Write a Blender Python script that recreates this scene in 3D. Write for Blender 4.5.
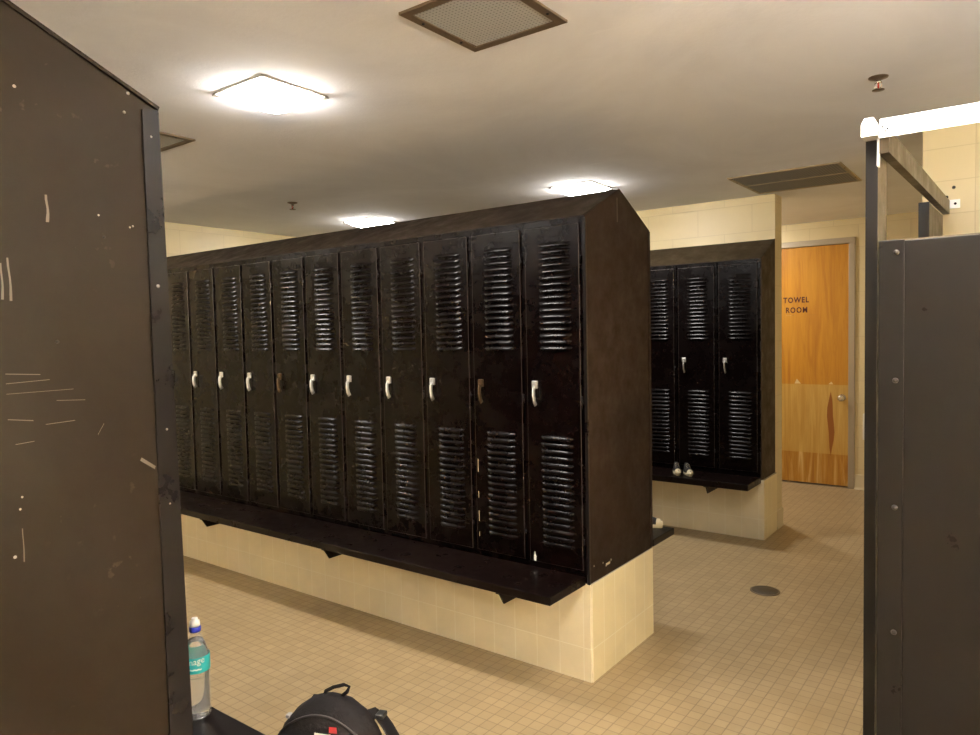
import bpy, bmesh, math, random
from mathutils import Matrix, Vector
random.seed(7)
for o in list(bpy.data.objects): bpy.data.objects.remove(o)
SC = bpy.context.scene
COL = SC.collection
PI = math.pi

# ---------------------------------------------------------------- camera, world, exposure
yaw, pitch, roll, F = 6.44205737e-01, 4.82779656e-02, -2.04387984e-02, 716.475
cy, sy, cp, sp, cr, sr = math.cos(yaw), math.sin(yaw), math.cos(pitch), math.sin(pitch), math.cos(roll), math.sin(roll)
fw = Vector((-sy*cp, cy*cp, -sp)); rt = Vector((cy, sy, 0)); up = rt.cross(fw)
rt2 = cr*rt + sr*up; up2 = -sr*rt + cr*up
cam = bpy.data.cameras.new('camera'); co = bpy.data.objects.new('camera', cam); COL.objects.link(co)
cam.sensor_width = 36; cam.lens = F*36/980; cam.clip_start = 0.02
m = Matrix((rt2, up2, -fw)).transposed().to_4x4(); m.translation = Vector((0, 0, 1.48)); co.matrix_world = m
SC.camera = co
w = bpy.data.worlds.new('world'); SC.world = w; w.use_nodes = True
w.node_tree.nodes['Background'].inputs[0].default_value = (0.9, 0.8, 0.66, 1)
w.node_tree.nodes['Background'].inputs[1].default_value = 0.02
SC.view_settings.view_transform = 'Standard'; SC.view_settings.look = 'None'
SC.view_settings.gamma = 1; SC.view_settings.use_curve_mapping = False
SC.view_settings.exposure = 1.38
LAMP = 44.0            # strength of each ceiling fixture lens
LCOL = (1.0, 0.955, 0.89)
FILL_UPLIGHT = 680.0        # tubes of the unseen troughs added to brighten the ceiling

# ---------------------------------------------------------------- helpers
def pw(name, col, rough=.5, metal=0., spec=.5, coat=0.):
    mt = bpy.data.materials.new(name); mt.use_nodes = True
    b = mt.node_tree.nodes['Principled BSDF']
    b.inputs['Base Color'].default_value = (*col, 1); b.inputs['Roughness'].default_value = rough
    b.inputs['Metallic'].default_value = metal; b.inputs['Specular IOR Level'].default_value = spec
    b.inputs['Coat Weight'].default_value = coat
    return mt
def nd(mt, t, **kw):
    n = mt.node_tree.nodes.new(t)
    for k, v in kw.items(): setattr(n, k, v)
    return n
def lk(mt, a, b): mt.node_tree.links.new(a, b)
def bs(mt): return mt.node_tree.nodes['Principled BSDF']
def ramp(mt, fac, stops):
    r = nd(mt, 'ShaderNodeValToRGB'); lk(mt, fac, r.inputs[0])
    e = r.color_ramp.elements
    while len(e) < len(stops): e.new(.5)
    for i, (p, c) in enumerate(stops): e[i].position = p; e[i].color = (*c, 1)
    return r.outputs[0]
def wpos(mt): return nd(mt, 'ShaderNodeNewGeometry').outputs['Position']
def noise(mt, vec, scale, detail=4, rough=.6, dist=0.):
    n = nd(mt, 'ShaderNodeTexNoise'); lk(mt, vec, n.inputs['Vector'])
    n.inputs['Scale'].default_value = scale; n.inputs['Detail'].default_value = detail
    n.inputs['Roughness'].default_value = rough; n.inputs['Distortion'].default_value = dist
    return n.outputs['Fac']
def mixc(mt, fac, a, b, mode='MIX'):
    n = nd(mt, 'ShaderNodeMix', data_type='RGBA', blend_type=mode)
    for s, v in ((n.inputs[0], fac), (n.inputs[6], a), (n.inputs[7], b)):
        if hasattr(v, 'links'): lk(mt, v, s)
        elif isinstance(v, tuple): s.default_value = (*v, 1)
        else: s.default_value = v
    return n.outputs[2]
def scalevec(mt, vec, s):
    n = nd(mt, 'ShaderNodeMapping'); n.inputs['Scale'].default_value = s; lk(mt, vec, n.inputs[0]); return n.outputs[0]
def bump(mt, h, strength=.3, dist=.002):
    b = nd(mt, 'ShaderNodeBump'); b.inputs['Strength'].default_value = strength; b.inputs['Distance'].default_value = dist
    lk(mt, h, b.inputs['Height']); lk(mt, b.outputs[0], bs(mt).inputs['Normal'])

def tile(name, axes, wd, ht, off, c1, c2, grout, gw, rough=.35, stag=0., dirt=None, nz=3.0, var=.12):
    """glazed tile; axes picks two world axes; off shifts the grid"""
    mt = pw(name, c1, rough); p = wpos(mt)
    s = nd(mt, 'ShaderNodeSeparateXYZ'); lk(mt, p, s.inputs[0])
    c = nd(mt, 'ShaderNodeCombineXYZ'); lk(mt, s.outputs[axes[0]], c.inputs[0]); lk(mt, s.outputs[axes[1]], c.inputs[1])
    mp = nd(mt, 'ShaderNodeMapping'); mp.inputs['Location'].default_value = (off[0], off[1], 0); lk(mt, c.outputs[0], mp.inputs[0])
    b = nd(mt, 'ShaderNodeTexBrick', offset=stag, squash=1.0); lk(mt, mp.outputs[0], b.inputs['Vector'])
    b.inputs['Color1'].default_value = (*c1, 1); b.inputs['Color2'].default_value = (*c2, 1); b.inputs['Mortar'].default_value = (*grout, 1)
    b.inputs['Scale'].default_value = 1; b.inputs['Mortar Size'].default_value = gw; b.inputs['Mortar Smooth'].default_value = .3
    b.inputs['Brick Width'].default_value = wd; b.inputs['Row Height'].default_value = ht; b.inputs['Bias'].default_value = 0
    nf = noise(mt, p, nz, 6, .65, .4)
    v = ramp(mt, nf, [(.25, (1-var,)*3), (.75, (1.0,)*3)])
    out = mixc(mt, 1., b.outputs[0], v, 'MULTIPLY')
    if dirt:
        d = ramp(mt, noise(mt, p, dirt[1], 5, .7, .8), [(.52, (0,)*3), (.72, (1,)*3)])
        dd = nd(mt, 'ShaderNodeMath', operation='MULTIPLY'); lk(mt, d, dd.inputs[0]); dd.inputs[1].default_value = dirt[2]
        out = mixc(mt, dd.outputs[0], out, dirt[0])
    lk(mt, out, bs(mt).inputs['Base Color'])
    bump(mt, ramp(mt, b.outputs['Fac'], [(0, (1,)*3), (1, (0,)*3)]), .5, .0015)
    return mt

def painted(name, col, worn, rough=.35, chips=.7, scale=18, blot=0.25, spec=.5, bmp=True):
    """painted sheet steel: patchy sheen, small chips and scuffs"""
    mt = pw(name, col, rough, spec=spec); p = wpos(mt)
    base = mixc(mt, ramp(mt, noise(mt, p, 3.2, 6, .65, .6), [(.3, (0,)*3), (.75, (blot,)*3)]), col, worn)
    ch = ramp(mt, noise(mt, p, scale*4, 3, .6), [(chips, (0,)*3), (chips+.05, (1,)*3)])
    gate = ramp(mt, noise(mt, p, 5, 3, .5), [(.52, (0,)*3), (.62, (1,)*3)])
    g = nd(mt, 'ShaderNodeMath', operation='MULTIPLY'); lk(mt, ch, g.inputs[0]); lk(mt, gate, g.inputs[1])
    out = mixc(mt, g.outputs[0], base, tuple(min(1, c*2+.006) for c in worn))
    lk(mt, out, bs(mt).inputs['Base Color'])
    rr = ramp(mt, noise(mt, p, 9, 5, .7), [(.3, (rough*.75,)*3), (.75, (min(1, rough*1.5),)*3)])
    lk(mt, rr, bs(mt).inputs['Roughness'])
    if bmp: bump(mt, noise(mt, p, 40, 3, .5), .08, .002)
    return mt

def box(bm, x0, x1, y0, y1, z0, z1, mi=0, bev=0.):
    vs = [bm.verts.new((x, y, z)) for x in (x0, x1) for y in (y0, y1) for z in (z0, z1)]
    fs = []
    for q in ((0, 1, 3, 2), (4, 6, 7, 5), (0, 4, 5, 1), (2, 3, 7, 6), (0, 2, 6, 4), (1, 5, 7, 3)):
        f = bm.faces.new([vs[i] for i in q]); f.material_index = mi; fs.append(f)
    if bev:
        es = list({e for f in fs for e in f.edges})
        bmesh.ops.bevel(bm, geom=es, offset=bev, segments=2, affect='EDGES', profile=.5)
    return fs
def prism(bm, pts, axis, a, b, mi=0):
    """extrude a 2D outline along an axis; pts are in the two other axes in order"""
    def P(u, v, t): return {'x': (t, u, v), 'y': (u, t, v), 'z': (u, v, t)}[axis]
    A = [bm.verts.new(P(u, v, a)) for u, v in pts]; B = [bm.verts.new(P(u, v, b)) for u, v in pts]
    n = len(pts); fs = [bm.faces.new(A[::-1]), bm.faces.new(B)]
    for i in range(n): fs.append(bm.faces.new((A[i], A[(i+1) % n], B[(i+1) % n], B[i])))
    for f in fs: f.material_index = mi
    return fs
def lathe(bm, prof, c=(0, 0, 0), n=24, axis='z', mi=0, cap=True):
    rings = []
    for r, h in prof:
        ring = []
        for i in range(n):
            a = 2*PI*i/n; u, v = r*math.cos(a), r*math.sin(a)
            d = {'z': (u, v, h), 'y': (u, h, v), 'x': (h, u, v)}[axis]
            ring.append(bm.verts.new((c[0]+d[0], c[1]+d[1], c[2]+d[2])))
        rings.append(ring)
    for k in range(len(rings)-1):
        for i in range(n):
            f = bm.faces.new((rings[k][i], rings[k][(i+1) % n], rings[k+1][(i+1) % n], rings[k+1][i])); f.smooth = True; f.material_index = mi
    if cap:
        bm.faces.new(rings[0][::-1]).material_index = mi; bm.faces.new(rings[-1]).material_index = mi
def tube(bm, pts, r, n=8, flat=None, up=Vector((0, 0, 1))):
    """tube or flat band swept along points; flat=(half width, half thickness)"""
    pts = [Vector(p) for p in pts]; rings = []
    for i, p in enumerate(pts):
        t = (pts[min(i+1, len(pts)-1)] - pts[max(i-1, 0)]).normalized()
        s = t.cross(up); s = s.normalized() if s.length > 1e-4 else Vector((1, 0, 0)); q = s.cross(t).normalized()
        a, b = flat if flat else (r, r)
        rings.append([bm.verts.new(p + s*a*math.cos(2*PI*k/n) + q*b*math.sin(2*PI*k/n)) for k in range(n)])
    for k in range(len(rings)-1):
        for i in range(n):
            f = bm.faces.new((rings[k][i], rings[k][(i+1) % n], rings[k+1][(i+1) % n], rings[k+1][i])); f.smooth = True
    bm.faces.new(rings[0][::-1]); bm.faces.new(rings[-1])
def obj(name, bm, mats, parent=None, loc=None, normals=True):
    if normals: bmesh.ops.recalc_face_normals(bm, faces=bm.faces)
    me = bpy.data.meshes.new(name); bm.to_mesh(me); bm.free()
    for mt in (mats if isinstance(mats, (list, tuple)) else [mats]): me.materials.append(mt)
    o = bpy.data.objects.new(name, me); COL.objects.link(o)
    if loc: o.location = loc
    if parent: o.parent = parent
    return o
def tag(o, label=None, cat=None, group=None, kind=None):
    if label: o['label'] = label
    if cat: o['category'] = cat
    if group: o['group'] = group
    if kind: o['kind'] = kind
    return o
def thing(name, label, cat, loc=(0, 0, 0), rz=0, group=None):
    o = bpy.data.objects.new(name, None); COL.objects.link(o); o.location = loc; o.rotation_euler = (0, 0, rz)
    o.empty_display_size = .1
    return tag(o, label, cat, group)
def struct(name, bm, mats): return tag(obj(name, bm, mats), kind='structure')
def kids(o): return [c for c in bpy.data.objects if c.parent == o]
def copy_tree(o, parent=None):
    c = o.copy(); COL.objects.link(c); c.parent = parent
    for ch in kids(o): copy_tree(ch, c)
    return c
def wbm(root, bm):
    """shift a bmesh written in world coordinates into an unrotated root's space"""
    bmesh.ops.translate(bm, verts=bm.verts, vec=-Vector(root.location)); return bm
def part(name, bm, mats, root): return obj(name, wbm(root, bm), mats, root)

# ---------------------------------------------------------------- measures (metres)
CEIL = 2.435
XE = -1.45                      # end plane of the two banks behind
XL = -5.62                      # left wall
Y1, Y2 = 2.596, 3.215           # long bank front and back
ZB, ZT, ZR = .42, 1.951, 2.10   # plinth top, locker top, ridge
PITCH = .2935
YB, YW = 5.06, 5.39             # second bank front and the wall behind it
YD = 7.12                       # wall with the door
FX, FY0, FY1 = -1.424, .175, .785   # bank in the foreground

# ---------------------------------------------------------------- materials
CREAM1, CREAM2, SEAM = (.74, .62, .365), (.71, .595, .35), (.62, .51, .30)
M_floor = tile('floor_tile', (0, 1), .0508, .0508, (.012, .02), (.45, .335, .185), (.40, .295, .16), (.28, .198, .105), .0024, .42,
               dirt=((.30, .205, .09), 1.1, .4), nz=1.6, var=.2)
M_wy = tile('wall_tile_facing_front', (0, 2), .406, .2, (0, .02), CREAM1, CREAM2, SEAM, .0022, .4, stag=.5, var=.1)
M_wx = tile('wall_tile_facing_side', (1, 2), .406, .2, (0, .02), CREAM1, CREAM2, SEAM, .0022, .4, stag=.5, var=.1)
M_stall = tile('wall_tile_stall', (0, 2), .32, .157, (-.115, .035), CREAM1, CREAM2, SEAM, .0022, .35, stag=0, var=.08)
M_py = tile('plinth_tile_front', (0, 2), .118, .276, (-.05, -.144), (.82, .71, .49), (.79, .68, .46), (.86, .77, .57), .003, .35, var=.15, nz=4)
M_px = tile('plinth_tile_side', (1, 2), .1016, .276, (.038, -.144), (.84, .71, .42), (.81, .68, .40), (.90, .80, .56), .003, .35, var=.15, nz=4)
M_ptop = pw('plinth_top', (.5, .43, .3), .6)
M_cove = pw('cove_tile', (.64, .55, .37), .4)

M_ceil = pw('ceiling_plaster', (.7, .67, .63), .9); _p = wpos(M_ceil)
_a = mixc(M_ceil, ramp(M_ceil, noise(M_ceil, _p, .8, 6, .62, .9), [(.35, (0,)*3), (.68, (1,)*3)]), (.86, .86, .89), (.74, .735, .76))
_s = mixc(M_ceil, ramp(M_ceil, noise(M_ceil, scalevec(M_ceil, _p, (1, 2.6, 1)), 2.2, 6, .7, .6), [(.6, (0,)*3), (.75, (.7,)*3)]), _a, (.88, .88, .90))
lk(M_ceil, _s, bs(M_ceil).inputs['Base Color']); bump(M_ceil, noise(M_ceil, _p, 70, 4, .6), .25, .004)

M_lock = painted('locker_enamel', (0.00238, 0.00092, 0.00086), (0.00396, 0.00198, 0.00165), .25, .78, 14, .3, spec=0.18, bmp=False)
M_edge = pw('worn_door_edge', (.035, .024, .02), .35)
M_panel = painted('locker_end_paint', (0.0165, 0.0085, 0.0045), (0.021, 0.0115, 0.0066), .55, .74, 10, .6, spec=0.150)
M_hood = painted('hood_paint', (0.0165, 0.0100, 0.0062), (0.023, 0.0145, 0.0095), .5, .74, 10, .6, spec=0.188)
M_hood2 = painted('brown_hood_paint', (.034, .022, .012), (.044, .029, .017), .5, .76, 10, .6, spec=.2)
M_fg = painted('scuffed_end_paint', (0.0100, 0.0056, 0.0028), (0.0165, 0.0115, 0.0078), .42, .64, 9, 1.0, spec=0.135)
M_trim = painted('trim_paint', (0.00660, 0.00495, 0.00495), (0.00990, 0.00792, 0.00792), .3, .78, 16, .5, spec=0.225)
M_bench = painted('bench_paint', (0.0050, 0.0022, 0.0018), (0.00660, 0.00396, 0.00330), .3, .74, 14, .5, spec=0.188)
M_part = painted('partition_paint', (0.00726, 0.00581, 0.00541), (0.00990, 0.00759, 0.00660), .34, .80, 8, .5, spec=0.225)
M_pil = painted('pilaster_paint', (.085, .063, .038), (.10, .075, .048), .4, .76, 8, .5)
M_silver = pw('worn_chrome', (.70, .68, .65), .38, .75)
M_brass = pw('tarnished_pull', (.10, .06, .03), .4, .6)
M_drv = pw('dull_rivet', (.05, .045, .042), .4, .6)
M_steel = pw('screw_steel', (.45, .43, .40), .35, 1.)
M_alu = pw('bright_aluminium', (.95, .94, .91), .42, .35)
M_chip = pw('bare_paint_chip', (.62, .52, .34), .6)
M_scr = pw('scratch_grey', (.11, .095, .08), .5)
M_black = pw('black_gap', (.004, .004, .004), .8)
M_frame = pw('fixture_frame', (.5, .47, .42), .4, .4)
M_vfr = pw('vent_frame_brown', (.13, .09, .055), .5, .2)
M_vtan = pw('vent_frame_tan', (.36, .29, .19), .5, .2)
M_jamb = pw('door_frame_steel', (.42, .36, .28), .38, .5)
M_knob = pw('knob_chrome', (.7, .66, .6), .22, 1.)
M_white = pw('white_plastic', (.8, .77, .7), .4)

M_grid = pw('perforated_grille', (.2, .185, .17), .8, 0, .1); _p = wpos(M_grid)
_v = nd(M_grid, 'ShaderNodeTexVoronoi'); _v.inputs['Scale'].default_value = 75; _v.inputs['Randomness'].default_value = 0
lk(M_grid, _p, _v.inputs['Vector'])
lk(M_grid, ramp(M_grid, _v.outputs['Distance'], [(.3, (.10, .095, .09)), (.42, (.42, .42, .41))]), bs(M_grid).inputs['Base Color'])
M_grid2 = pw('fine_grille', (.15, .14, .13), .8, 0, .1); _p = wpos(M_grid2)
_v = nd(M_grid2, 'ShaderNodeTexVoronoi'); _v.inputs['Scale'].default_value = 60; _v.inputs['Randomness'].default_value = 0
lk(M_grid2, _p, _v.inputs['Vector'])
lk(M_grid2, ramp(M_grid2, _v.outputs['Distance'], [(.3, (.17, .165, .16)), (.5, (.30, .29, .28))]), bs(M_grid2).inputs['Base Color'])

M_lens = bpy.data.materials.new('lamp_lens'); M_lens.use_nodes = True
_n = M_lens.node_tree.nodes; _n.clear(); _e = _n.new('ShaderNodeEmission'); _o = _n.new('ShaderNodeOutputMaterial')
_e.inputs[0].default_value = (*LCOL, 1); _e.inputs[1].default_value = LAMP
M_lens.node_tree.links.new(_e.outputs[0], _o.inputs[0])

def wood(name, c1, c2, c3, dark):
    mt = pw(name, c1, .35, coat=.2); p = wpos(mt)
    g = noise(mt, scalevec(mt, p, (7, 7, .55)), 2.0, 7, .6, 1.2)
    out = ramp(mt, g, [(.3, c3), (.5, c1), (.7, c2)])
    f = noise(mt, scalevec(mt, p, (60, 60, 2)), 3, 4, .6)
    out = mixc(mt, ramp(mt, f, [(.4, (0,)*3), (.8, (.35,)*3)]), out, dark)
    lk(mt, out, bs(mt).inputs['Base Color']); return mt
M_wood = wood('orange_veneer', (.55, .245, .018), (.61, .29, .028), (.43, .165, .010), (.40, .15, .02))
M_wood2 = wood('bleached_veneer', (.58, .35, .085), (.66, .43, .13), (.50, .27, .05), (.38, .18, .03))
M_wood3 = wood('stained_veneer', (.50, .24, .03), (.72, .50, .20), (.36, .14, .015), (.28, .11, .02))
M_text = pw('dark_red_letters', (.07, .008, .006), .5)

# ---------------------------------------------------------------- room shell
RX, RY = 3.0, -2.8
bm = bmesh.new(); box(bm, XL-.1, RX+.1, RY-.1, YD+.1, -.1, 0); struct('floor', bm, M_floor)
bm = bmesh.new(); box(bm, XL-.1, RX+.1, RY-.1, YD+.1, CEIL, CEIL+.1); struct('ceiling', bm, M_ceil)
bm = bmesh.new(); box(bm, XL-.1, XL, RY, YD, 0, CEIL); struct('wall_left', bm, M_wx)
bm = bmesh.new(); box(bm, RX, RX+.1, RY, YD, 0, CEIL); struct('wall_right', bm, M_wx)
bm = bmesh.new(); box(bm, XL, RX, RY-.1, RY, 0, CEIL); struct('wall_behind', bm, M_wy)
DX0, DX1, DZ = -2.22, -1.295, 2.215
bm = bmesh.new()
box(bm, XL, DX0-.05, YD, YD+.12, 0, CEIL); box(bm, DX1+.05, RX, YD, YD+.12, 0, CEIL); box(bm, DX0-.05, DX1+.05, YD, YD+.12, DZ+.05, CEIL)
struct('wall_back', bm, M_wy)
bm = bmesh.new(); box(bm, XL, -1.462, YW, YW+.17, 0, CEIL)
for f in bm.faces:
    f.normal_update()
    if abs(f.normal.x) > .5: f.material_index = 1
struct('wall_middle', bm, [M_wy, M_wx])
SWY, SWX = 4.1, -.42
bm = bmesh.new(); box(bm, SWX, RX, SWY, YD, 0, CEIL)
for f in bm.faces:
    f.normal_update()
    if abs(f.normal.x) > .5: f.material_index = 1
struct('wall_stall', bm, [M_stall, M_wx])
bm = bmesh.new(); prism(bm, [(0, 0), (-.02, 0), (-.012, .02), (-.012, .13), (0, .135)], 'x', DX1+.055, SWX-.002)
for v in bm.verts: v.co.y += YD-.001
struct('baseboard_back', bm, M_cove)
bm = bmesh.new(); prism(bm, [(-1.461, 0), (-1.443, 0), (-1.450, .02), (-1.450, .13), (-1.461, .135)], 'y', YW+.01, YW+.168)
struct('baseboard_middle', bm, M_cove)

# door to the towel room
bm = bmesh.new()
box(bm, DX0, DX1, YD+.0, YD+.04, .94, DZ, 0); box(bm, DX0, DX1, YD+.0, YD+.04, .30, .94, 1); box(bm, DX0, DX1, YD, YD+.04, .015, .30, 2)
door = struct('door_1', bm, [M_wood, M_wood2, M_wood3]); door['label'] = 'orange wood veneer door lettered TOWEL ROOM, worn pale below'
bm = bmesh.new()
for a, b in ((DX0-.055, DX0-.003), (DX1+.003, DX1+.055)): box(bm, a, b, YD-.02, YD+.1, 0, DZ+.003, 0, .003)
box(bm, DX0-.055, DX1+.055, YD-.02, YD+.1, DZ+.003, DZ+.055, 0, .003)
fr = obj('door_frame', bm, M_jamb, door); 
bm = bmesh.new(); lathe(bm, [(.032, 0), (.032, -.006), (.014, -.01), (.012, -.035), (.024, -.045), (.031, -.058), (.028, -.072), (.012, -.08)], (-1.345, YD-.0005, .825), 20, 'y')
obj('door_knob', bm, M_knob, door)
bm = bmesh.new()
random.seed(3)
for (x, z, a, l) in ((-1.44, .58, .030, .60), ):
    pts = []
    for i in range(9):
        t = i/8; pts.append((x - a*math.sin(PI*t)*(1+.4*math.sin(7*t)) , z+l*(.5-t)))
    for i in range(8, -1, -1):
        t = i/8; pts.append((x + a*.9*math.sin(PI*t)*(1+.3*math.cos(9*t)) + .001, z+l*(.5-t)))
    prism(bm, pts[:-1], 'y', YD-.0012, YD-.0004)
obj('gouge', bm, pw('exposed_core', (.30, .10, .012), .6), door)['label'] = 'long brown gouge in the worn lower veneer'
bm = bmesh.new()
prism(bm, [(-1.70, .945), (-1.755, .945), (-1.735, .99)], 'y', YD-.001, YD-.0004); prism(bm, [(-1.42, .945), (-1.46, .945), (-1.435, .97)], 'y', YD-.001, YD-.0004)
obj('torn_veneer', bm, pw('pale_wood', (.72, .55, .28), .6), door)
bm = bmesh.new(); prism(bm, [(-1.83, 1.582), (-1.745, 1.582), (-1.745, 1.588), (-1.83, 1.588)], 'y', YD-.001, YD-.0004); prism(bm, [(-1.66, 1.583), (-1.57, 1.583), (-1.57, 1.588), (-1.66, 1.588)], 'y', YD-.001, YD-.0004)
obj('scratch', bm, M_wood3, door)
def text_mesh(body, width, height, name, mt, parent, bend=None, thick=.0006, space=1.0, bold=0.):
    cu = bpy.data.curves.new(name, 'FONT'); cu.body = body; cu.extrude = .02; cu.size = 1; cu.space_character = space; cu.offset = bold; cu.resolution_u = 3
    t = bpy.data.objects.new(name, cu); COL.objects.link(t)
    me = bpy.data.meshes.new_from_object(t.evaluated_get(bpy.context.evaluated_depsgraph_get())); COL.objects.unlink(t); bpy.data.objects.remove(t)
    xs = [v.co.x for v in me.vertices]; ys = [v.co.y for v in me.vertices]
    x0, x1, y0, y1 = min(xs), max(xs), min(ys), max(ys)
    for v in me.vertices:
        v.co = Vector(((v.co.x-x0)/(x1-x0)*width, -v.co.z/.02*thick, (v.co.y-y0)/(y1-y0)*height))
    me.materials.append(mt); o = bpy.data.objects.new(name, me); COL.objects.link(o); o.parent = parent
    return o
t = text_mesh('TOWEL', .228, .054, 'lettering', M_text, door, space=1.22, bold=.028); t.location = (-1.857, YD-.0008, 1.702); t['label'] = 'dark letters TOWEL'
t = text_mesh('ROOM', .190, .054, 'lettering', M_text, door, space=1.22, bold=.028); t.location = (-1.833, YD-.0008, 1.608); t['label'] = 'dark letters ROOM'

t = thing('outlet_box', 'small white wall box beside the towel room door, half hidden by the post', 'wall box', (-1.12, YD, .57))
bm = bmesh.new(); box(bm, -1.17, -1.07, YD-.035, YD-.001, .455, .69, 0, .004); part('housing', bm, M_white, t)
bm = bmesh.new(); box(bm, -1.15, -1.09, YD-.038, YD-.0355, .50, .64, 0, .001); part('cover_plate', bm, M_cove, t)

# ---------------------------------------------------------------- ceiling fixtures
def fixture(x, y, label):
    t = thing('ceiling_light', label, 'ceiling light', (x, y, CEIL), group='square ceiling lights')
    h = .146
    bm = bmesh.new()
    for a in (0, 1):
        s = -1 if a else 1
        box(bm, -h-.008, h+.008, s*(h-.004), s*(h+.008), -.006, 0); box(bm, s*(h-.004), s*(h+.008), -h+.004, h-.004, -.006, 0)
    obj('frame', bm, M_frame, t)
    bm = bmesh.new(); g = 10; grid = []
    for i in range(g+1):
        row = []
        for j in range(g+1):
            u, v = i/g*2-1, j/g*2-1
            d = .045*((1-abs(u)**4)*(1-abs(v)**4))**.7
            row.append(bm.verts.new((u*(h-.006), v*(h-.006), -.002-d)))
        grid.append(row)
    for i in range(g):
        for j in range(g):
            f = bm.faces.new((grid[i][j], grid[i][j+1], grid[i+1][j+1], grid[i+1][j])); f.smooth = True
    obj('lens', bm, M_lens, t)
    for sx, sy_ in ((-1, -1), (1, 1)):
        bm = bmesh.new(); box(bm, sx*h-.012, sx*h+.012, sy_*h-.012, sy_*h+.012, -.012, -.0065, 0, .002); obj('corner_clip', bm, M_frame, t)
    return t
fixture(-2.395, 1.79, 'glowing square ceiling light, largest and nearest of those in view')
fixture(-2.395, 4.24, 'glowing square ceiling light over the near end of the long bank ridge')
fixture(-4.44, 4.27, 'small glowing ceiling light farthest down over the long bank ridge')
fixture(-4.44, 1.79, 'square ceiling light hidden behind the foreground locker end')
fixture(-.34, 1.79, 'square ceiling light above the corner post, out of the frame')
fixture(-.34, -.65, 'added square ceiling light, unseen behind the viewer')  # added for brightness, carries the fixture grid on out of view
fixture(-2.395, 6.45, 'added square ceiling light, unseen in the passage behind the middle wall')  # another unseen fixture added for more light, following the grid

def fill_uplight(loc, L, rz, label):  # added fill: out-of-view trough lamps that lift the ceiling brightness
    t = thing('added_uplight', label, 'added fill light', loc, rz, 'added trough fill lights')
    bm = bmesh.new(); prism(bm, [(.002, 0), (-.14, 0), (-.16, .07), (-.152, .07), (-.134, .008), (-.006, .008), (-.006, .07), (.002, .07)], 'x', -L/2, L/2)
    obj('trough', bm, M_white, t)
    for s_ in (-1, 1):
        bm = bmesh.new(); prism(bm, [(.002, 0), (-.14, 0), (-.16, .07), (.002, .07)], 'x', s_*(L/2+.0005), s_*(L/2+.006)); obj('end_cap', bm, M_white, t)
    bm = bmesh.new(); lathe(bm, [(.018, -L/2+.03), (.018, L/2-.03)], (0, -.075, .045), 12, 'x'); obj('tube', bm, M_fill_tube, t)
M_fill_tube = M_lens.copy(); M_fill_tube.name = 'added_fill_tube'
[n for n in M_fill_tube.node_tree.nodes if n.type == 'EMISSION'][0].inputs[1].default_value = FILL_UPLIGHT
[n for n in M_fill_tube.node_tree.nodes if n.type == 'EMISSION'][0].inputs[0].default_value = (1.0, .975, .955, 1)
fill_uplight((RX-.003, 0.2, 1.5), 2.4, -PI/2, 'added white trough fill light, unseen, on the right wall beside the viewer')
fill_uplight((RX-.003, -1.9, 1.5), 1.5, -PI/2, 'added white trough fill light, unseen, on the right wall behind the viewer')
fill_uplight((-5.0, RY+.003, 1.5), 1.0, PI, 'added white trough fill light, unseen, in the far left corner behind the foreground bank')
def vent(x0, x1, y0, y1, mf, mg, label, bw=.03, bar=False):
    t = thing('ceiling_vent', label, 'vent', ((x0+x1)/2, (y0+y1)/2, CEIL))
    bm = bmesh.new(); d = .008; z = CEIL
    box(bm, x0, x1, y0, y0+bw, z-d, z-.0002); box(bm, x0, x1, y1-bw, y1, z-d, z-.0002)
    box(bm, x0, x0+bw, y0+bw, y1-bw, z-d, z-.0002); box(bm, x1-bw, x1, y0+bw, y1-bw, z-d, z-.0002)
    part('frame', bm, mf, t)
    bm = bmesh.new(); box(bm, x0+bw, x1-bw, y0+bw, y1-bw, z-.004, z-.0002); part('grille', bm, mg, t)
    if bar:
        bm = bmesh.new(); box(bm, x0+bw, x1-bw, (y0+y1)/2-.004, (y0+y1)/2+.004, z-.007, z-.0042); part('crossbar', bm, mf, t)
    for sx in (x0+bw/2, x1-bw/2):
        for f in (.25, .75):
            bm = bmesh.new(); lathe(bm, [(.005, 0), (.004, -.002), (.001, -.003)], (sx, y0+(y1-y0)*f, z-d), 10); part('screw', bm, M_black, t)
vent(-1.505, -1.143, 1.588, 1.955, M_vfr, M_grid, 'brown framed square ceiling vent with a perforated grille, nearest')
vent(-3.56, -3.2, 1.588, 1.95, M_vfr, M_grid, 'square ceiling vent half hidden by the foreground locker end')
vent(-1.545, -.885, 4.61, 5.29, M_vtan, M_grid2, 'large tan framed ceiling vent with dark grille above the second bank end', .018, True)

def sprinkler(x, y, label):
    t = thing('sprinkler_head', label, 'sprinkler', (x, y, CEIL), group='ceiling sprinklers')
    bm = bmesh.new(); lathe(bm, [(.036, 0), (.034, -.004), (.018, -.009), (.012, -.012)], n=24); obj('escutcheon', bm, M_frs, t)
    bm = bmesh.new(); lathe(bm, [(.010, -.0125), (.010, -.022), (.004, -.024)], n=12)
    tube(bm, [(-.010, 0, -.018), (-.013, 0, -.03), (-.006, 0, -.044)], .0022, 6, up=Vector((0, 1, 0))); tube(bm, [(.010, 0, -.018), (.013, 0, -.03), (.006, 0, -.044)], .0022, 6, up=Vector((0, 1, 0)))
    obj('body', bm, M_knob, t)
    bm = bmesh.new(); lathe(bm, [(.0035, -.0245), (.0035, -.045)], n=10); obj('bulb', bm, pw('red_glass', (.35, .03, .02), .15), t)
    bm = bmesh.new(); lathe(bm, [(.008, -.0455), (.022, -.048), (.022, -.050), (.006, -.051)], n=20); obj('deflector', bm, M_frs, t)
M_frs = pw('sprinkler_bronze', (.16, .115, .08), .35, .8)
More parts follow.
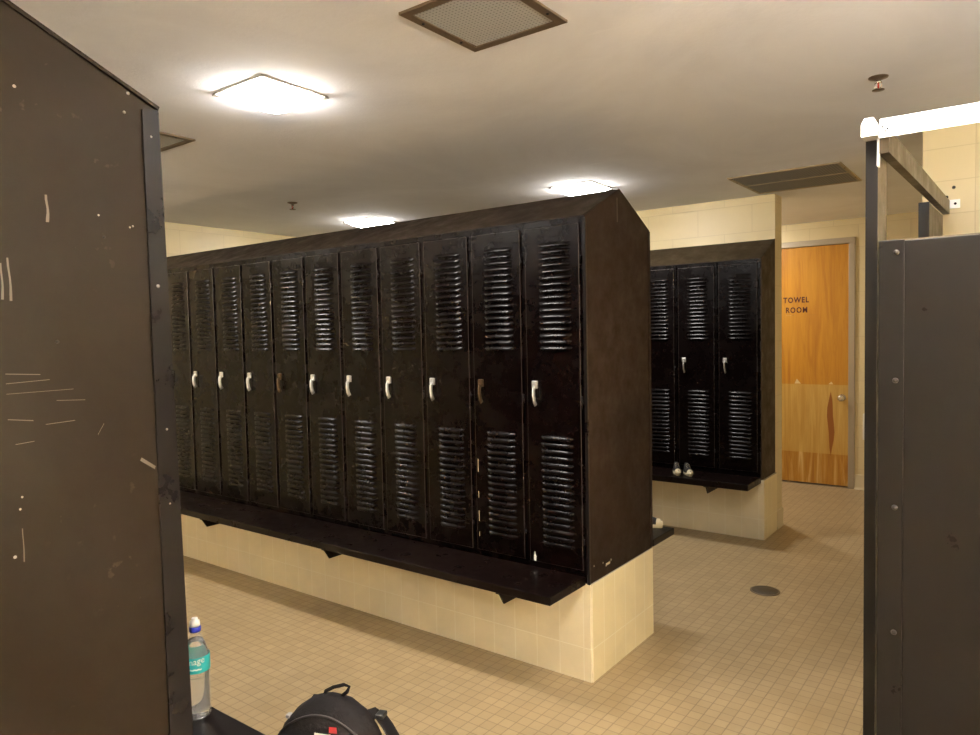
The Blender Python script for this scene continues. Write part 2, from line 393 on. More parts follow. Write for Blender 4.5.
sprinkler(-.474, 3.165, 'ceiling sprinkler head with red bulb near the corner post')
sprinkler(-4.20, 3.29, 'tiny ceiling sprinkler head above the far part of the long bank')

# ---------------------------------------------------------------- lockers
def make_locker():
    W, D, Hh = PITCH-.0015, .303, ZT-ZB-.002
    root = thing('locker', 'black metal locker', 'locker', (0, 0, 0))
    # carcass: sides, back, top, bottom, and a face frame; local x runs 0..-W, front at y=0
    bm = bmesh.new(); t = .0015; fw_ = .012
    box(bm, -W, -W+t, .002, D, 0, Hh); box(bm, -t, 0, .002, D, 0, Hh); box(bm, -W+t, -t, D-t, D, 0, Hh)
    box(bm, -W+t, -t, .002, D-t, 0, t); box(bm, -W+t, -t, .002, D-t, Hh-t, Hh); box(bm, -W+t, -t, .02, D-t-.001, Hh*.78, Hh*.78+t)
    box(bm, -W, -W+fw_, 0, .0018, 0, Hh); box(bm, -fw_-.008, 0, 0, .0018, 0, Hh)
    box(bm, -W+fw_, -fw_-.008, 0, .0018, 0, .052); box(bm, -W+fw_, -fw_-.008, 0, .0018, Hh-.024, Hh)
    obj('body', bm, M_lock, root)
    # door with pressed louvres, sits 9 mm proud
    a, b, z0, z1 = -W+fw_-.004, -fw_-.006, .056, Hh-.028
    yf = -.010
    bm = bmesh.new(); box(bm, a, b, yf, -.0006, z0, z1, 0, .0022)
    for f in bm.faces:
        if f.calc_area() < .012 and min(v.co.y for v in f.verts) > yf-1e-4 and max(v.co.y for v in f.verts) < yf+.0035: f.material_index = 2
    # raised rim on the edge opposite the hinges and along the hinge line
    cx, hw = (a+b)/2+.015, .079
    def louvers(ztop, zbot, n):
        p = (ztop-zbot)/n
        for k in range(n):
            zt = ztop-k*p
            prof = [(0, 0), (.0045, -.10), (.0085, -.28), (.0115, -.50), (.0125, -.66), (.0110, -.72), (.0015, -.70)]
            N = 12; rows = []
            for i in range(N+1):
                u = i/N*2-1; e = max(0, 1-abs(u)**5)**.6
                sag = -.0045*(u*u)
                rows.append([bm.verts.new((cx+u*hw, yf+.0002-o_*e, zt+z_*p*(.35+.65*e)+sag)) for o_, z_ in prof])
            for i in range(N):
                for j in range(len(prof)-1):
                    f = bm.faces.new((rows[i][j], rows[i+1][j], rows[i+1][j+1], rows[i][j+1])); f.smooth = True; f.material_index = 1 if j >= len(prof)-2 else 0
    louvers(1.855-ZB, 1.393-ZB, 17); louvers(1.036-ZB, .548-ZB, 17)
    door = obj('door', bm, [M_lock, M_black, M_edge], root, normals=False)
    # recessed pull with lifting latch near the opening edge (left seen from the front)
    hx, hz = -W+.055, 1.215-ZB
    bm = bmesh.new(); box(bm, hx-.014, hx+.014, yf-.003, yf-.0004, hz-.052, hz+.054, 0, .0015)
    hs = obj('handle_plate', bm, M_lock, door)
    bm = bmesh.new()
    box(bm, hx-.014, hx+.013, yf-.016, yf-.0032, hz+.020, hz+.054, 0, .003)
    tube(bm, [(hx-.001, yf-.012, hz+.03), (hx, yf-.022, hz+.015), (hx+.001, yf-.024, hz-.01), (hx+.003, yf-.021, hz-.035), (hx+.004, yf-.012, hz-.052)], 0, 8, (.0115, .004), up=Vector((1, 0, 0)))
    obj('handle', bm, M_silver, door)
    bm = bmesh.new(); box(bm, cx-.028, cx+.028, yf-.0022, yf-.0004, Hh-.072, Hh-.050, 0, .0008); obj('number_plate', bm, M_lock, door)
    for z in (.16, .76, 1.36):
        bm = bmesh.new(); lathe(bm, [(.0035, z-.028), (.0035, z+.028)], (b+.0042, -.0055, 0), 8); obj('hinge', bm, M_lock, door)
    return root
P_LOCK = make_locker()
def set_handle(root, mt):
    for d in kids(root):
        if d.name.startswith('door'):
            for h in kids(d):
                if h.name.startswith('handle') and not h.name.startswith('handle_plate'):
                    h.data = h.data.copy(); h.data.materials[0] = mt
_first = [True]
def place_locker(x, y, rz, label, group):
    r = P_LOCK if _first[0] else copy_tree(P_LOCK); _first[0] = False
    r.location = (x, y, ZB+.001); r.rotation_euler = (0, 0, rz); tag(r, label, 'locker', group); return r

ordn = ['nearest', 'second', 'third', 'fourth', 'fifth', 'sixth', 'seventh', 'eighth', 'ninth', 'tenth', 'eleventh', 'twelfth', 'thirteenth', 'fourteenth']
G1 = 'lockers on the front of the long bank'
X0 = XE-.008
dark = {1, 6}
long_front = []
for k in range(14):
    if k == 0: lb = 'black louvred metal locker with silver handle, at the near end of the long bank'
    elif k == 1: lb = 'black louvred locker with a dark bare pull, second from the near end, long bank'
    elif k == 6: lb = 'black louvred locker with a dark bare pull, seventh from the near end, long bank'
    elif k > 9: lb = 'black metal locker in the far part of the long bank behind the foreground locker end'
    else: lb = 'black louvred metal locker with silver handle, %s from the near end of the long bank' % ordn[k]
    long_front.append(place_locker(X0-k*PITCH, Y1, 0, lb, G1))
for k in range(14):
    place_locker(X0-(14-k)*PITCH+(14*PITCH-14*PITCH) , Y2, PI, 'black metal locker on the hidden far side of the long bank', 'lockers on the far side of the long bank') if False else None
for k in range(8):
    place_locker(X0-(k+1)*PITCH, Y2, PI, 'black metal locker on the hidden far side of the long bank', 'lockers on the far side of the long bank')
for k in range(12):
    if k == 0: lb = 'black louvred locker at the towel room end of the second bank'
    elif k == 1: lb = 'black louvred locker with bright louvres, second from the towel room end of the second bank'
    elif k == 2: lb = 'black locker partly hidden by the long bank, third along the second bank'
    else: lb = 'black metal locker of the second bank hidden behind the long bank'
    place_locker(XE-.022-k*.3, YB, 0, lb, 'lockers of the second bank')
FGX = FX-.006
for k in range(8):
    lb = 'locker of the foreground bank whose handle pokes past the end panel' if k == 0 else 'locker of the foreground bank hidden behind its end panel'
    place_locker(FGX-(k+1)*PITCH, FY1, PI, lb, 'lockers of the foreground bank')
for k in (1, 6): set_handle(long_front[k], M_brass)

def plinth(name, label, x0, x1, y0, y1, zt):
    bm = bmesh.new(); box(bm, x0, x1, y0, y1, .0005, zt)
    for f in bm.faces:
        f.normal_update()
        f.material_index = 1 if abs(f.normal.x) > .5 else (2 if abs(f.normal.z) > .5 else 0)
    es = [e for e in bm.edges if abs(e.verts[0].co.z-e.verts[1].co.z) > .1]
    bmesh.ops.bevel(bm, geom=es, offset=.006, segments=3, affect='EDGES')
    o = obj(name, bm, [M_py, M_px, M_ptop]); tag(o, label, 'plinth'); return o
plinth('tiled_plinth', 'cream tiled plinth under the long double bank of lockers', XL+.003, XE+.006, Y1, Y2, ZB)
plinth('tiled_plinth', 'cream tiled plinth under the second bank by the towel room', XL+.003, XE+.003, YB, YW-.002, ZB)
plinth('tiled_plinth', 'tiled plinth under the foreground bank', FX-2.4, FX, FY0, FY1, ZB)

# end panels and sloping hoods
def end_panel(name, label, x0, x1, outline, mt):
    t = thing(name, label, 'end panel', (x1, sum(p[0] for p in outline)/len(outline), min(p[1] for p in outline)))
    bm = bmesh.new(); prism(bm, outline, 'x', x0, x1); part('sheet', bm, mt, t); return t
YM = (Y1+Y2)/2
ep = end_panel('locker_end_panel', 'dark brown gabled end panel closing the long bank', XE-.006, XE, [(Y1-.001, ZB+.001), (Y2+.001, ZB+.001), (Y2+.001, ZT), (YM, ZR+.005), (Y1-.001, ZT)], M_panel)
bm = bmesh.new(); box(bm, XE-.007, XE+.006, Y1-.013, Y1-.0015, ZB+.002, ZT-.01, 0, .001); part('corner_strip', bm, M_trim, ep)
bm = bmesh.new(); box(bm, XE+.0005, XE+.004, Y2-.022, Y2+.001, ZB+.01, ZT-.005, 0, .001); part('corner_strip', bm, M_panel, ep)
bm = bmesh.new(); box(bm, XE+.0002, XE+.0012, 2.880, 2.884, 1.955, 2.06); part('seam', bm, M_scr, ep)
for (y, z, r) in ((2.711, .482, .004), (2.738, .462, .004), (2.785, .476, .005), (2.631, .49, .004)):
    bm = bmesh.new(); lathe(bm, [(r, 0), (r*.8, .0015), (r*.3, .002)], (XE+.0001, y, z), 10, 'x'); part('screw', bm, M_steel, ep)
bm = bmesh.new(); box(bm, XE+.0001, XE+.0006, 2.738, 2.776, .462, .472); part('paint_chip', bm, M_chip, ep)

ep2 = end_panel('locker_end_panel', 'brown end panel closing the second bank beside the middle wall', XE-.018, XE-.012, [(YB-.001, ZB+.001), (YW-.003, ZB+.001), (YW-.003, 2.115), (YB-.001, ZT)], M_hood2)
fe = end_panel('locker_end_panel', 'big scuffed brown end panel filling the left foreground', FX-.004, FX, [(FY0, ZB+.001), (FY1-.002, ZB+.001), (FY1-.002, ZT-.006), (.51, 2.073), (.46, 2.095), (FY0, ZT)], M_fg)
bm = bmesh.new(); prism(bm, [(.755, ZB+.004), (FY1+.023, ZB+.004), (FY1+.0005, 1.946), (.752, 1.941)], 'x', FX+.0004, FX+.0045)
s = part('corner_strip', bm, M_trim, fe); s['label'] = 'glossy dark edge strip'
bm = bmesh.new(); prism(bm, [(FY1+.000, 1.946), (FY1+.003, 1.952), (.48, 2.092), (.48, 2.084)], 'x', FX-.006, FX+.006); part('hood_lip', bm, M_fg, fe)
feats = [('rivet', .527, 1.928, .003), ('rivet', .718, 1.927, .003), ('rivet', .727, 1.966, .0035), ('rivet', .768, 1.889, .0025), ('rivet', .769, 1.589, .004), ('rivet', .775, 1.295, .0025),
         ('rivet', .725, 1.706, .002), ('rivet', .719, 1.703, .0018), ('screw_hole', .668, 1.679, .003), ('screw_hole', .576, 1.48, .0035), ('rivet', .506, 1.206, .002), ('rivet', .490, 1.102, .003), ('rivet', .66, 1.72, .002), ('rivet', .502, 1.185, .002), ('rivet', .775, 1.14, .002)]
for nm, y, z, r in feats:
    xo = FX+.0047 if y > .753 else FX+.0002
    bm = bmesh.new(); lathe(bm, [(r, 0), (r*.8, r*.4), (r*.3, r*.55)], (xo, y, z), 10, 'x'); part(nm, bm, M_black if nm == 'screw_hole' else M_steel, fe)
def streak(bm, y, z0, z1, wd, dy=0):
    n = 6; L = [];
    for i in range(n+1):
        t_ = i/n; L.append((y+dy*t_+wd*(.5+.3*math.sin(5*t_)), z0+(z1-z0)*t_))
    Rr = [(y+dy*t_/n-wd*(.5+.3*math.cos(7*t_/n)), z0+(z1-z0)*t_/n) for t_ in range(n, -1, -1)]
    prism(bm, L+Rr, 'x', FX+.0002, FX+.0005)
for y, z0, z1, wd, dy in ((.570, 1.697, 1.746, .004, .0), (.492, 1.555, 1.618, .003, 0), (.505, 1.553, 1.628, .003, -.002), (.504, 1.09, 1.15, .0015, 0)):
    bm = bmesh.new(); streak(bm, y, z0, z1, wd, dy); part('paint_drip', bm, M_scr, fe)
for y0, y1, z, dz, th in ((.49, .545, 1.425, -.004, .0012), (.49, .56, 1.408, .003, .0009), (.55, .60, 1.33, .002, .0010), (.49, .53, 1.345, -.006, .0014), (.57, .62, 1.372, -.003, .0008), (.49, .60, 1.39, .001, .0007), (.64, .652, 1.30, .02, .0012), (.50, .53, 1.30, .002, .001)):
    bm = bmesh.new(); prism(bm, [(y0, z), (y1, z+dz), (y1, z+dz+th), (y0, z+th)], 'x', FX+.0002, FX+.0004); part('scratch', bm, M_scr, fe)
bm = bmesh.new(); prism(bm, [(.719, 1.238), (.722, 1.244), (.750, 1.222), (.748, 1.216)], 'x', FX+.0002, FX+.0005); part('tape_scrap', bm, M_scr, fe)

def hood(label, x0, x1, outline, mt):
    t = thing('locker_hood', label, 'locker hood', ((x0+x1)/2, outline[0][0], outline[0][1]))
    n = max(1, int(round((x1-x0)/1.17))); L = (x1-x0)/n
    for k in range(n):
        bm = bmesh.new(); prism(bm, outline, 'x', x0+k*L+.001, x0+(k+1)*L-.001); part('hood_section', bm, mt, t)
hood('sloping brown sheet metal hood along the top of the long bank', XL+.004, XE-.0065, [(Y1-.0005, ZT+.001), (Y2, ZT+.001), (Y2, ZT+.004), (YM, ZR+.003), (Y1-.0005, ZT+.004)], M_hood)
hood('brown sloping hood along the top of the second bank against the wall', XL+.004, XE-.0185, [(YB, ZT+.001), (YW-.003, ZT+.001), (YW-.003, 2.113), (YB, ZT+.004)], M_hood2)
hood('hood along the top of the foreground bank', FX-2.4, FX-.0065, [(FY0, ZT+.001), (FY1-.002, ZT+.001), (FY1-.002, ZT+.004), (.48, 2.09), (FY0, ZT+.004)], M_fg)
for lbl, x0, x1, y0, y1 in (('black filler strip beneath the hood ends of the long bank', XL+.004, X0-14*PITCH-.002, Y1, Y2),):
    bm = bmesh.new(); box(bm, x0, x1, y0, y1, ZB+.001, ZT); tag(obj('filler_panel', bm, M_lock), 'black filler panel between the long bank and the left wall', 'filler panel')

# benches
def bench(label, x0, x1, yin, yout, bx, zb=.420, zt=.455):
    s = -1 if yout < yin else 1
    t = thing('bench', label, 'bench', ((x0+x1)/2, yin, .425))
    bm = bmesh.new(); lo, hi = sorted((yin+s*.0008, yout)); box(bm, x0, x1, lo, hi, zb, zt, 0, .004)
    part('seat', bm, M_bench, t)
    for x in bx:
        bm = bmesh.new()
        prism(bm, [(yin+s*.002, zb-.001), (yout-s*.004, zb-.001), (yout-s*.038, zb-.054), (yin+s*.002, zb-.054)], 'x', x-.003, x+.003)
        prism(bm, [(yin+s*.002, zb-.005), (yout-s*.004, zb-.005), (yout-s*.004, zb-.001), (yin+s*.002, zb-.001)], 'x', x-.016, x+.0025)
        part('bracket', bm, M_bench, t)
# (top) brackets show as small points under the outer edge
BL = []
bench('long dark bench fixed along the front of the long bank', XL+.02, XE-.012, Y1-.012, 2.300, (-1.71, -2.79, -3.88, -4.9))
bench('dark bench on the far side of the long bank, only its end showing', XL+.02, XE+.002, Y2+.012, 3.485, (-1.75, -2.8, -3.9))
bench('dark bench along the second bank near the towel room', XL+.02, XE-.014, YB-.012, 4.755, (-1.75, -2.85, -3.95), .400, .442)
bench('dark bench in the left foreground carrying the water bottle', FX-2.4, FX-.02, FY1+.014, 1.085, (-1.9, -3.0))

# pale chips and tag on the long bank's lockers
d2 = [c for c in kids(long_front[1]) if c.name.startswith('door')][0]
for (x, z, wd, hh) in ((-.268, .19, .0025, .05), (-.268, .30, .002, .03), (-.268, .42, .0025, .06), (-.268, .12, .002, .02)):
    bm = bmesh.new(); box(bm, x-wd/2-.002, x+wd/2-.002, -.0112, -.0104, z, z+hh); obj('paint_chip', bm, M_chip, d2)
b1 = [c for c in kids(long_front[0]) if c.name.startswith('body')][0]
bm = bmesh.new(); prism(bm, [(-.262, .060), (-.252, .058), (-.250, .078), (-.255, .088), (-.257, .10), (-.262, .08)], 'y', -.0135, -.0110); 
d1 = [c for c in kids(long_front[0]) if c.name.startswith('door')][0]
obj('paper_scrap', bm, M_white, d1)

# ---------------------------------------------------------------- stall partition on the right
PX0, PX1 = -.362, -.333
t = thing('corner_post', 'dark painted pilaster with a white cap at the corner of the stall', 'partition post', ((PX0+PX1)/2, 2.3, 0))
bm = bmesh.new(); box(bm, PX0, PX1, 2.226, 2.385, 0.0005, 1.985, 0, .003); part('panel', bm, [M_pil], t)
bm = bmesh.new(); box(bm, PX0-.0005, PX1+.0005, 2.220, 2.2255, 0.0005, 1.983, 0, .001); part('edge_strip', bm, M_part, t)
bm = bmesh.new(); prism(bm, [(PX0-.004, 1.985), (PX1+.005, 1.985), (PX1+.005, 2.018), (PX1-.003, 2.033), (PX0+.004, 2.033), (PX0-.004, 2.018)], 'y', 2.17, 2.2185); s = part('cap', bm, M_alu, t); s['label'] = 'bright white end cap'
bm = bmesh.new(); box(bm, PX1+.0005, PX1+.004, 2.205, 2.235, 1.91, 1.985); part('cap_tab', bm, M_alu, t)
t = thing('far_pilaster', 'brown pilaster standing against the tiled wall behind the corner post', 'partition post', (PX0, 3.6, 0))
bm = bmesh.new(); prism(bm, [(3.466, .0005), (SWY-.003, .0005), (SWY-.003, 1.998), (3.466, 1.980)], 'x', PX0, PX1-.001); part('panel', bm, M_pil, t)
bm = bmesh.new(); box(bm, PX0-.005, PX1+.005, 3.448, 3.4655, .01, 1.979, 0, .002); part('edge_strip', bm, M_part, t)
t = thing('side_header', 'brown header beam running back from the corner post to the tiled wall', 'header rail', (-.33, 3, 1.95))
bm = bmesh.new(); prism(bm, [(2.222, 1.946), (2.222, 2.008), (SWY-.012, 2.066), (SWY-.012, 2.002)], 'x', -.3325, -.306); part('beam', bm, M_pil, t)
bm = bmesh.new(); box(bm, -.326, -.264, SWY-.0065, SWY-.001, 2.028, 2.070, 0, .002); s = part('wall_bracket', bm, M_alu, t); s['label'] = 'small bright bracket screwed to the wall'
bm = bmesh.new(); lathe(bm, [(.006, 0), (.005, -.002), (.002, -.003)], (-.284, SWY-.0066, 2.050), 10, 'y'); part('screw', bm, M_black, t)
t = thing('anchor_hole', 'dark anchor hole in the tiled wall above the small bracket', 'screw hole', (-.285, SWY, 2.05), group='anchor holes in the stall wall')
bm = bmesh.new(); lathe(bm, [(.008, 0), (.006, -.002), (.002, -.003)], (-.291, SWY-.0005, 2.128), 12, 'y'); part('hole', bm, M_black, t)
t = thing('anchor_hole', 'dark anchor hole touching the corner of the small bracket', 'screw hole', (-.318, SWY, 2.05), group='anchor holes in the stall wall')
bm = bmesh.new(); lathe(bm, [(.008, 0), (.006, -.002), (.002, -.003)], (-.320, SWY-.0005, 2.085), 12, 'y'); part('hole', bm, M_black, t)
t = thing('front_header', 'bright white metal header rail running right from the corner post', 'header rail', (.5, 2.2, 2.0))
bm = bmesh.new(); box(bm, -.325, RX-.002, 2.190, 2.218, 1.985, 2.03, 0, .003); part('rail', bm, M_alu, t)
bm = bmesh.new(); box(bm, -.325, RX-.002, 2.186, 2.1895, 1.979, 1.989); part('lower_lip', bm, M_alu, t)
for x, z in ((-.318, 2.008), (-.306, 2.002), (-.311, 1.996)):
    bm = bmesh.new(); lathe(bm, [(.003, 0), (.002, -.002)], (x, 2.1898, z), 8, 'y'); part('screw', bm, M_black, t)
t = thing('stall_panel', 'dark grey stall panel with riveted left edge filling the right foreground', 'partition panel', (.5, 2.2, 0))
bm = bmesh.new(); box(bm, -.320, RX-.002, 2.196, 2.218, .25, 1.703, 0, .002); part('sheet', bm, M_part, t)
bm = bmesh.new(); box(bm, -.3245, -.264, 2.1905, 2.1955, .252, 1.706, 0, .0015); part('edge_strip', bm, M_part, t)
bm = bmesh.new(); box(bm, -.320, RX-.002, 2.1965, 2.2175, 1.7035, 1.707); part('top_edge', bm, pw('edge_bronze', (.2, .16, .11), .4, .5), t)
bm = bmesh.new(); box(bm, -.331, -.328, 2.19, 2.2175, .3, 1.69); part('hinge_plate', bm, M_part, t)
for z in (1.672, 1.33, .985, .64):
    bm = bmesh.new(); lathe(bm, [(.0075, 0), (.006, -.003), (.002, -.004)], (-.283, 2.1903, z), 14, 'y'); part('rivet', bm, M_drv, t)

# ---------------------------------------------------------------- floor drain
t = thing('floor_drain', 'round dark floor drain in the tiled aisle', 'drain', (-1.163, 4.078, 0))
bm = bmesh.new(); lathe(bm, [(.080, .0005), (.080, .003), (.072, .004)], n=36); obj('rim', bm, pw('drain_rim', (.22, .17, .11), .45, .6), t)
bm = bmesh.new(); lathe(bm, [(.070, .0045), (.069, .0055), (.02, .0058)], n=36); obj('grate', bm, pw('drain_grate', (.12, .095, .065), .5, .6), t)

# ---------------------------------------------------------------- shoes
M_cream = pw('cream_rubber', (.62, .54, .36), .5); M_blk = pw('black_canvas', (.012, .01, .01), .8)
def make_shoe():
    t = thing('sneaker', 'shoe', 'shoe')
    def outline(k, z, n=28, L=.26):
        out = []
        for i in range(n):
            a = 2*PI*i/n; y = math.cos(a); x = math.sin(a)
            wd = .041*(1-.16*y-.12*y*y)
            out.append((x*wd*k, -y*L/2*(1-(1-k)*.5), z))
        return out
    def loft(rings, smooth=True):
        bm = bmesh.new(); R_ = [[bm.verts.new(p) for p in r] for r in rings]; n = len(R_[0])
        for k in range(len(R_)-1):
            for i in range(n):
                f = bm.faces.new((R_[k][i], R_[k][(i+1) % n], R_[k+1][(i+1) % n], R_[k+1][i])); f.smooth = smooth
        bm.faces.new(R_[0][::-1]); bm.faces.new(R_[-1]); return bm
    obj('sole', loft([outline(.94, 0), outline(1.02, .006), outline(1.03, .018), outline(.99, .022)]), M_cream, t)
    rings = []
    for k, z in ((.97, .0225), (.98, .035), (.9, .05)):
        rings.append(outline(k, z))
    for s_, z, y0 in ((.78, .062, .03), (.6, .078, .045), (.5, .09, .055)):
        r = []
        for (x, y, zz) in outline(s_, z): r.append((x, y*.75*(s_/.78)+y0, z))
        rings.append(r)
    obj('upper', loft(rings), M_blk, t)
    bm = bmesh.new(); g = []
    for i in range(9):
        row = []
        for j in range(6):
            a = (i/8-.5)*PI; b = j/5*PI/2*.9
            row.append(bm.verts.new((.037*math.sin(a)*math.cos(b)*1.04, -.085-.052*math.cos(a)*math.cos(b), .024+.034*math.sin(b))))
        g.append(row)
    for i in range(8):
        for j in range(5): f = bm.faces.new((g[i][j], g[i+1][j], g[i+1][j+1], g[i][j+1])); f.smooth = True
    obj('toe_cap', bm, M_cream, t)
    for i in range(4):
        bm = bmesh.new(); y = -.05+i*.022; z = .056+i*.010
        tube(bm, [(-.022, y, z-.006), (-.01, y, z+.002), (0, y, z+.004), (.01, y, z+.002), (.022, y, z-.006)], .0022, 6); obj('lace', bm, M_cream, t)
    return t
sh = make_shoe(); shoes = [sh] + [copy_tree(sh) for _ in range(3)]
for s_, (x, y, rz, lb) in zip(shoes, ((-2.00, 4.87, .5, 'left black and cream shoe of the pair on the second bank bench'), (-1.92, 4.875, .62, 'right black and cream shoe of the pair on the second bank bench'),
        (-1.66, 3.36, 1.5, 'black and cream shoe on the far side bench, mostly hidden by the locker end'), (-1.575, 3.43, 1.75, 'black and cream shoe at the end of the far side bench'))):
    s_.location = (x, y, .443 if y > 4 else .456); s_.rotation_euler = (0, 0, rz); s_.scale = (.62, .62, .85) ; tag(s_, lb, 'shoe', 'shoes on the benches')

# ---------------------------------------------------------------- water bottle
BX, BY, BZ = -1.795, 1.035, .4555
t = thing('water_bottle', 'clear plastic water bottle with teal label and blue ringed white cap on the foreground bench', 'bottle', (BX, BY, BZ))
M_pet = bpy.data.materials.new('clear_plastic'); M_pet.use_nodes = True
n_ = M_pet.node_tree.nodes; b_ = n_['Principled BSDF']; b_.inputs['Base Color'].default_value = (.95, .93, .9, 1); b_.inputs['Roughness'].default_value = .12
b_.inputs['Transmission Weight'].default_value = .0; b_.inputs['Alpha'].default_value = .14; b_.inputs['Specular IOR Level'].default_value = .9
M_water = pw('water', (.9, .92, .9), .03); M_water.node_tree.nodes['Principled BSDF'].inputs['Transmission Weight'].default_value = 1; M_water.node_tree.nodes['Principled BSDF'].inputs['IOR'].default_value = 1.33
prof = [(.018, .0), (.030, .001), (.034, .008), (.0345, .02)]
z = .02
while z < .105: prof += [(.0345, z+.004), (.032, z+.009), (.0345, z+.014)]; z += .014
prof += [(.0345, .115), (.0345, .165), (.033, .178), (.028, .196), (.020, .214), (.0135, .226), (.0125, .236)]
bm = bmesh.new(); lathe(bm, prof, n=32, cap=False); obj('shell', bm, M_pet, t)
bm = bmesh.new(); lathe(bm, [(.016, .002), (.030, .004), (.0315, .02), (.0310, .11), (.0325, .16), (.0305, .178), (.026, .194), (.0185, .212)], n=32); obj('water', bm, M_water, t)
bm = bmesh.new(); lathe(bm, [(.0352, .130), (.0356, .132), (.0356, .170), (.0352, .172)], n=40, cap=False); lab = obj('label', bm, pw('teal_label', (.02, .36, .38), .35), t)
bm = bmesh.new(); lathe(bm, [(.0145, .234), (.0155, .236), (.0155, .246), (.0140, .248)], n=28); s = obj('cap_ring', bm, pw('blue_plastic', (.02, .03, .32), .3), t); s['label'] = 'blue ring below the cap'
bm = bmesh.new(); lathe(bm, [(.0130, .2485), (.0135, .252), (.0130, .262), (.0085, .264), (.0085, .270), (.006, .271)], n=28); obj('cap', bm, pw('cap_white', (.8, .78, .76), .35), t)
va = math.atan2(-BY, -BX)
def curved(body, width, h, z, tilt, a0):
    o = text_mesh(body, width, h, 'label_text', M_white, lab, thick=.0003)
    for v in o.data.vertices:
        a = a0 + (v.co.x-width/2)/.0358; v.co = Vector(((.0358-v.co.y)*math.cos(a), (.0358-v.co.y)*math.sin(a), z+v.co.z+(v.co.x-width/2)*tilt))
curved('mage', .046, .017, .150, .1, va-.05); 
bm = bmesh.new(); n0 = 10
for r0, z0, z1, a0, a1 in ((.0359, .139, .143, va-.5, va+.35),):
    vs = [[bm.verts.new((r0*math.cos(a0+(a1-a0)*i/n0), r0*math.sin(a0+(a1-a0)*i/n0), z_+.001*math.sin(i*1.9))) for i in range(n0+1)] for z_ in (z0, z1)]
    for i in range(n0): bm.faces.new((vs[0][i], vs[0][i+1], vs[1][i+1], vs[1][i]))
obj('label_stripe', bm, M_white, lab)

# ---------------------------------------------------------------- backpack
BPX, BPY = -1.535, 1.27
M_bag = pw('black_nylon', (.008, .006, .0065), .8, 0, .25); bump(M_bag, noise(M_bag, wpos(M_bag), 30, 5, .6), .5, .01)
M_web = pw('webbing', (.009, .007, .007), .85, 0, .2); M_zip = pw('zip_tape', (.035, .03, .03), .5)
M_gunmetal = pw('grey_plastic', (.38, .36, .36), .4)
t = thing('backpack', 'black backpack with red and white logo standing beside the foreground bench', 'backpack', (BPX, BPY, 0), .35); t.scale = (.86, .86, .90)
def section(z):
    # half width, half depth, y offset at height z
    tab = [(0.0, .165, .085, 0), (.02, .19, .10, 0), (.15, .205, .112, -.005), (.30, .20, .108, -.005), (.38, .185, .098, 0), (.44, .158, .085, .006), (.485, .120, .066, .012), (.515, .075, .045, .018), (.530, .03, .02, .022)]
    for i in range(len(tab)-1):
        if tab[i][0] <= z <= tab[i+1][0]:
            u = (z-tab[i][0])/(tab[i+1][0]-tab[i][0]); return [tab[i][k]*(1-u)+tab[i+1][k]*u for k in (1, 2, 3)]
    return tab[-1][1:]
def bagpt(a, z, grow=0.):
    w_, d_, yo = section(z); c, s_ = math.cos(a), math.sin(a); e = 2/2.7
    return Vector(((w_+grow)*math.copysign(abs(c)**e, c), yo+(d_+grow)*math.copysign(abs(s_)**e, s_), z+(grow*.8 if z > .45 else 0)))
bm = bmesh.new(); rings = []
zs = [0, .01, .02, .06, .1, .15, .2, .25, .3, .34, .38, .41, .44, .465, .485, .50, .515, .524, .530]
for z in zs:
    ring = []
    for i in range(40):
        p = bagpt(2*PI*i/40, z); wob = .004*math.sin(9*z*10+i*.9)+.003*math.sin(i*1.7+z*40)
        ring.append(bm.verts.new((p.x*(1+wob), p.y*(1+wob*2), z+.001)))
    rings.append(ring)
for k in range(len(rings)-1):
    for i in range(40): f = bm.faces.new((rings[k][i], rings[k][(i+1) % 40], rings[k+1][(i+1) % 40], rings[k+1][i])); f.smooth = True
bm.faces.new(rings[0][::-1]); bm.faces.new(rings[-1])
obj('main_compartment', bm, M_bag, t)
bm = bmesh.new(); rings = []
for z, g in ((.04, -.005), (.06, .026), (.15, .036), (.26, .036), (.37, .030), (.415, .020), (.435, .004), (.44, -.006)):
    ring = []
    for i in range(21):
        a = -PI*.5 + (i/20-.5)*2.3; e = math.sin(PI*i/20)**.45
        ring.append(bm.verts.new(bagpt(a, z, -.006+(g+.006)*e)))
    rings.append(ring)
for k in range(len(rings)-1):
    for i in range(20): f = bm.faces.new((rings[k][i], rings[k][i+1], rings[k+1][i+1], rings[k+1][i])); f.smooth = True
pk = obj('front_pocket', bm, M_bag, t)
def zipline(za, zb, a0, a1, grow, r=.0035):
    bm = bmesh.new(); tube(bm, [bagpt(a0+(a1-a0)*i/24, za+(zb-za)*math.sin(PI*i/24)**.6, grow) for i in range(25)], r, 6); return bm
z1 = obj('zipper', zipline(.34, .497, -PI*.98, -PI*.02, .003), M_zip, t)
z2 = obj('zipper', zipline(.36, .445, -PI*.9, -PI*.12, .010, .006), M_zip, t); z2['label'] = 'grey piping over the front pocket'
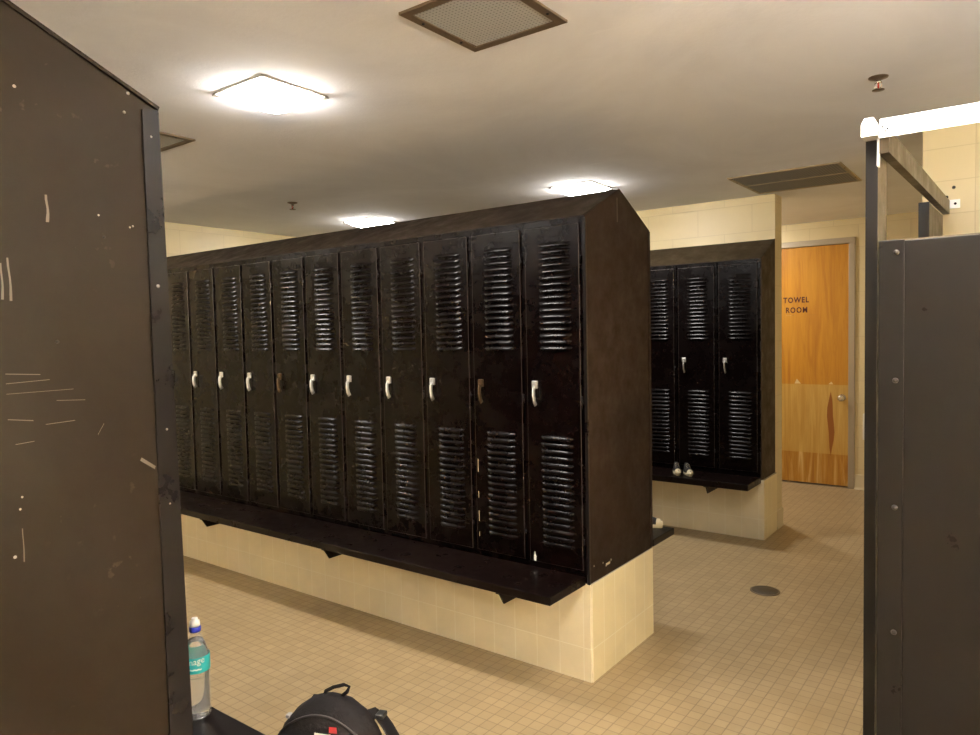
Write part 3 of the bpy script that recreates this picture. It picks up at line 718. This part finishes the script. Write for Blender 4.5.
bm = bmesh.new(); p = bagpt(-PI*.86, .37, .012); lathe(bm, [(.006, -.022), (.007, -.01), (.005, .0)], p, 8); obj('zipper_pull', bm, M_gunmetal, z2)
bm = bmesh.new(); p = bagpt(-PI*.95, .462, .004); box(bm, p.x-.007, p.x+.007, p.y-.011, p.y+.011, p.z-.006, p.z+.006, 0, .003); obj('side_buckle', bm, M_gunmetal, t)
bm = bmesh.new(); tube(bm, [(-.035, .03, .520), (-.028, .03, .538), (.0, .03, .553), (.04, .03, .566), (.058, .03, .562), (.05, .03, .545), (.03, .03, .528), (.028, .03, .515)], 0, 8, (.006, .0028), up=Vector((0, 0, 1)).cross(Vector((1, 0, 0)))); obj('haul_loop', bm, M_web, t)
bm = bmesh.new(); tube(bm, [(.095, .06, .445), (.12, .068, .462), (.15, .065, .462), (.18, .05, .445), (.215, .035, .41), (.24, .03, .37), (.245, .03, .30), (.235, .035, .22), (.20, .05, .14), (.17, .07, .08)], 0, 10, (.032, .008), up=Vector((1, 0, .6))); obj('shoulder_strap', bm, M_web, t)
bm = bmesh.new(); tube(bm, [(-.07, .085, .465), (-.10, .105, .455), (-.13, .12, .42), (-.14, .125, .3), (-.13, .12, .15), (-.12, .105, .08)], 0, 10, (.032, .008), up=Vector((0, 1, 0))); obj('shoulder_strap', bm, M_web, t)
bm = bmesh.new(); box(bm, .142, .170, .038, .075, .466, .480, 0, .003); obj('strap_buckle', bm, pw('black_buckle', (.02, .02, .02), .3), t)
def patch(a0, a1, z0, z1, g, mt, nm):
    bm = bmesh.new(); vs = [[bm.verts.new(bagpt(a0+(a1-a0)*i/6, z_, g)) for i in range(7)] for z_ in (z0, (z0+z1)/2, z1)]
    for k in range(2):
        for i in range(6): bm.faces.new((vs[k][i], vs[k][i+1], vs[k+1][i+1], vs[k+1][i]))
    o = obj(nm, bm, mt, t)
    sd = o.modifiers.new('thick', 'SOLIDIFY'); sd.thickness = .002; return o
patch(-PI*.44, -PI*.39, .459, .473, .020, pw('red_patch', (.35, .015, .015), .5), 'logo_patch')
patch(-PI*.50, -PI*.43, .449, .455, .022, pw('white_patch', (.75, .72, .66), .5), 'logo_stripe')
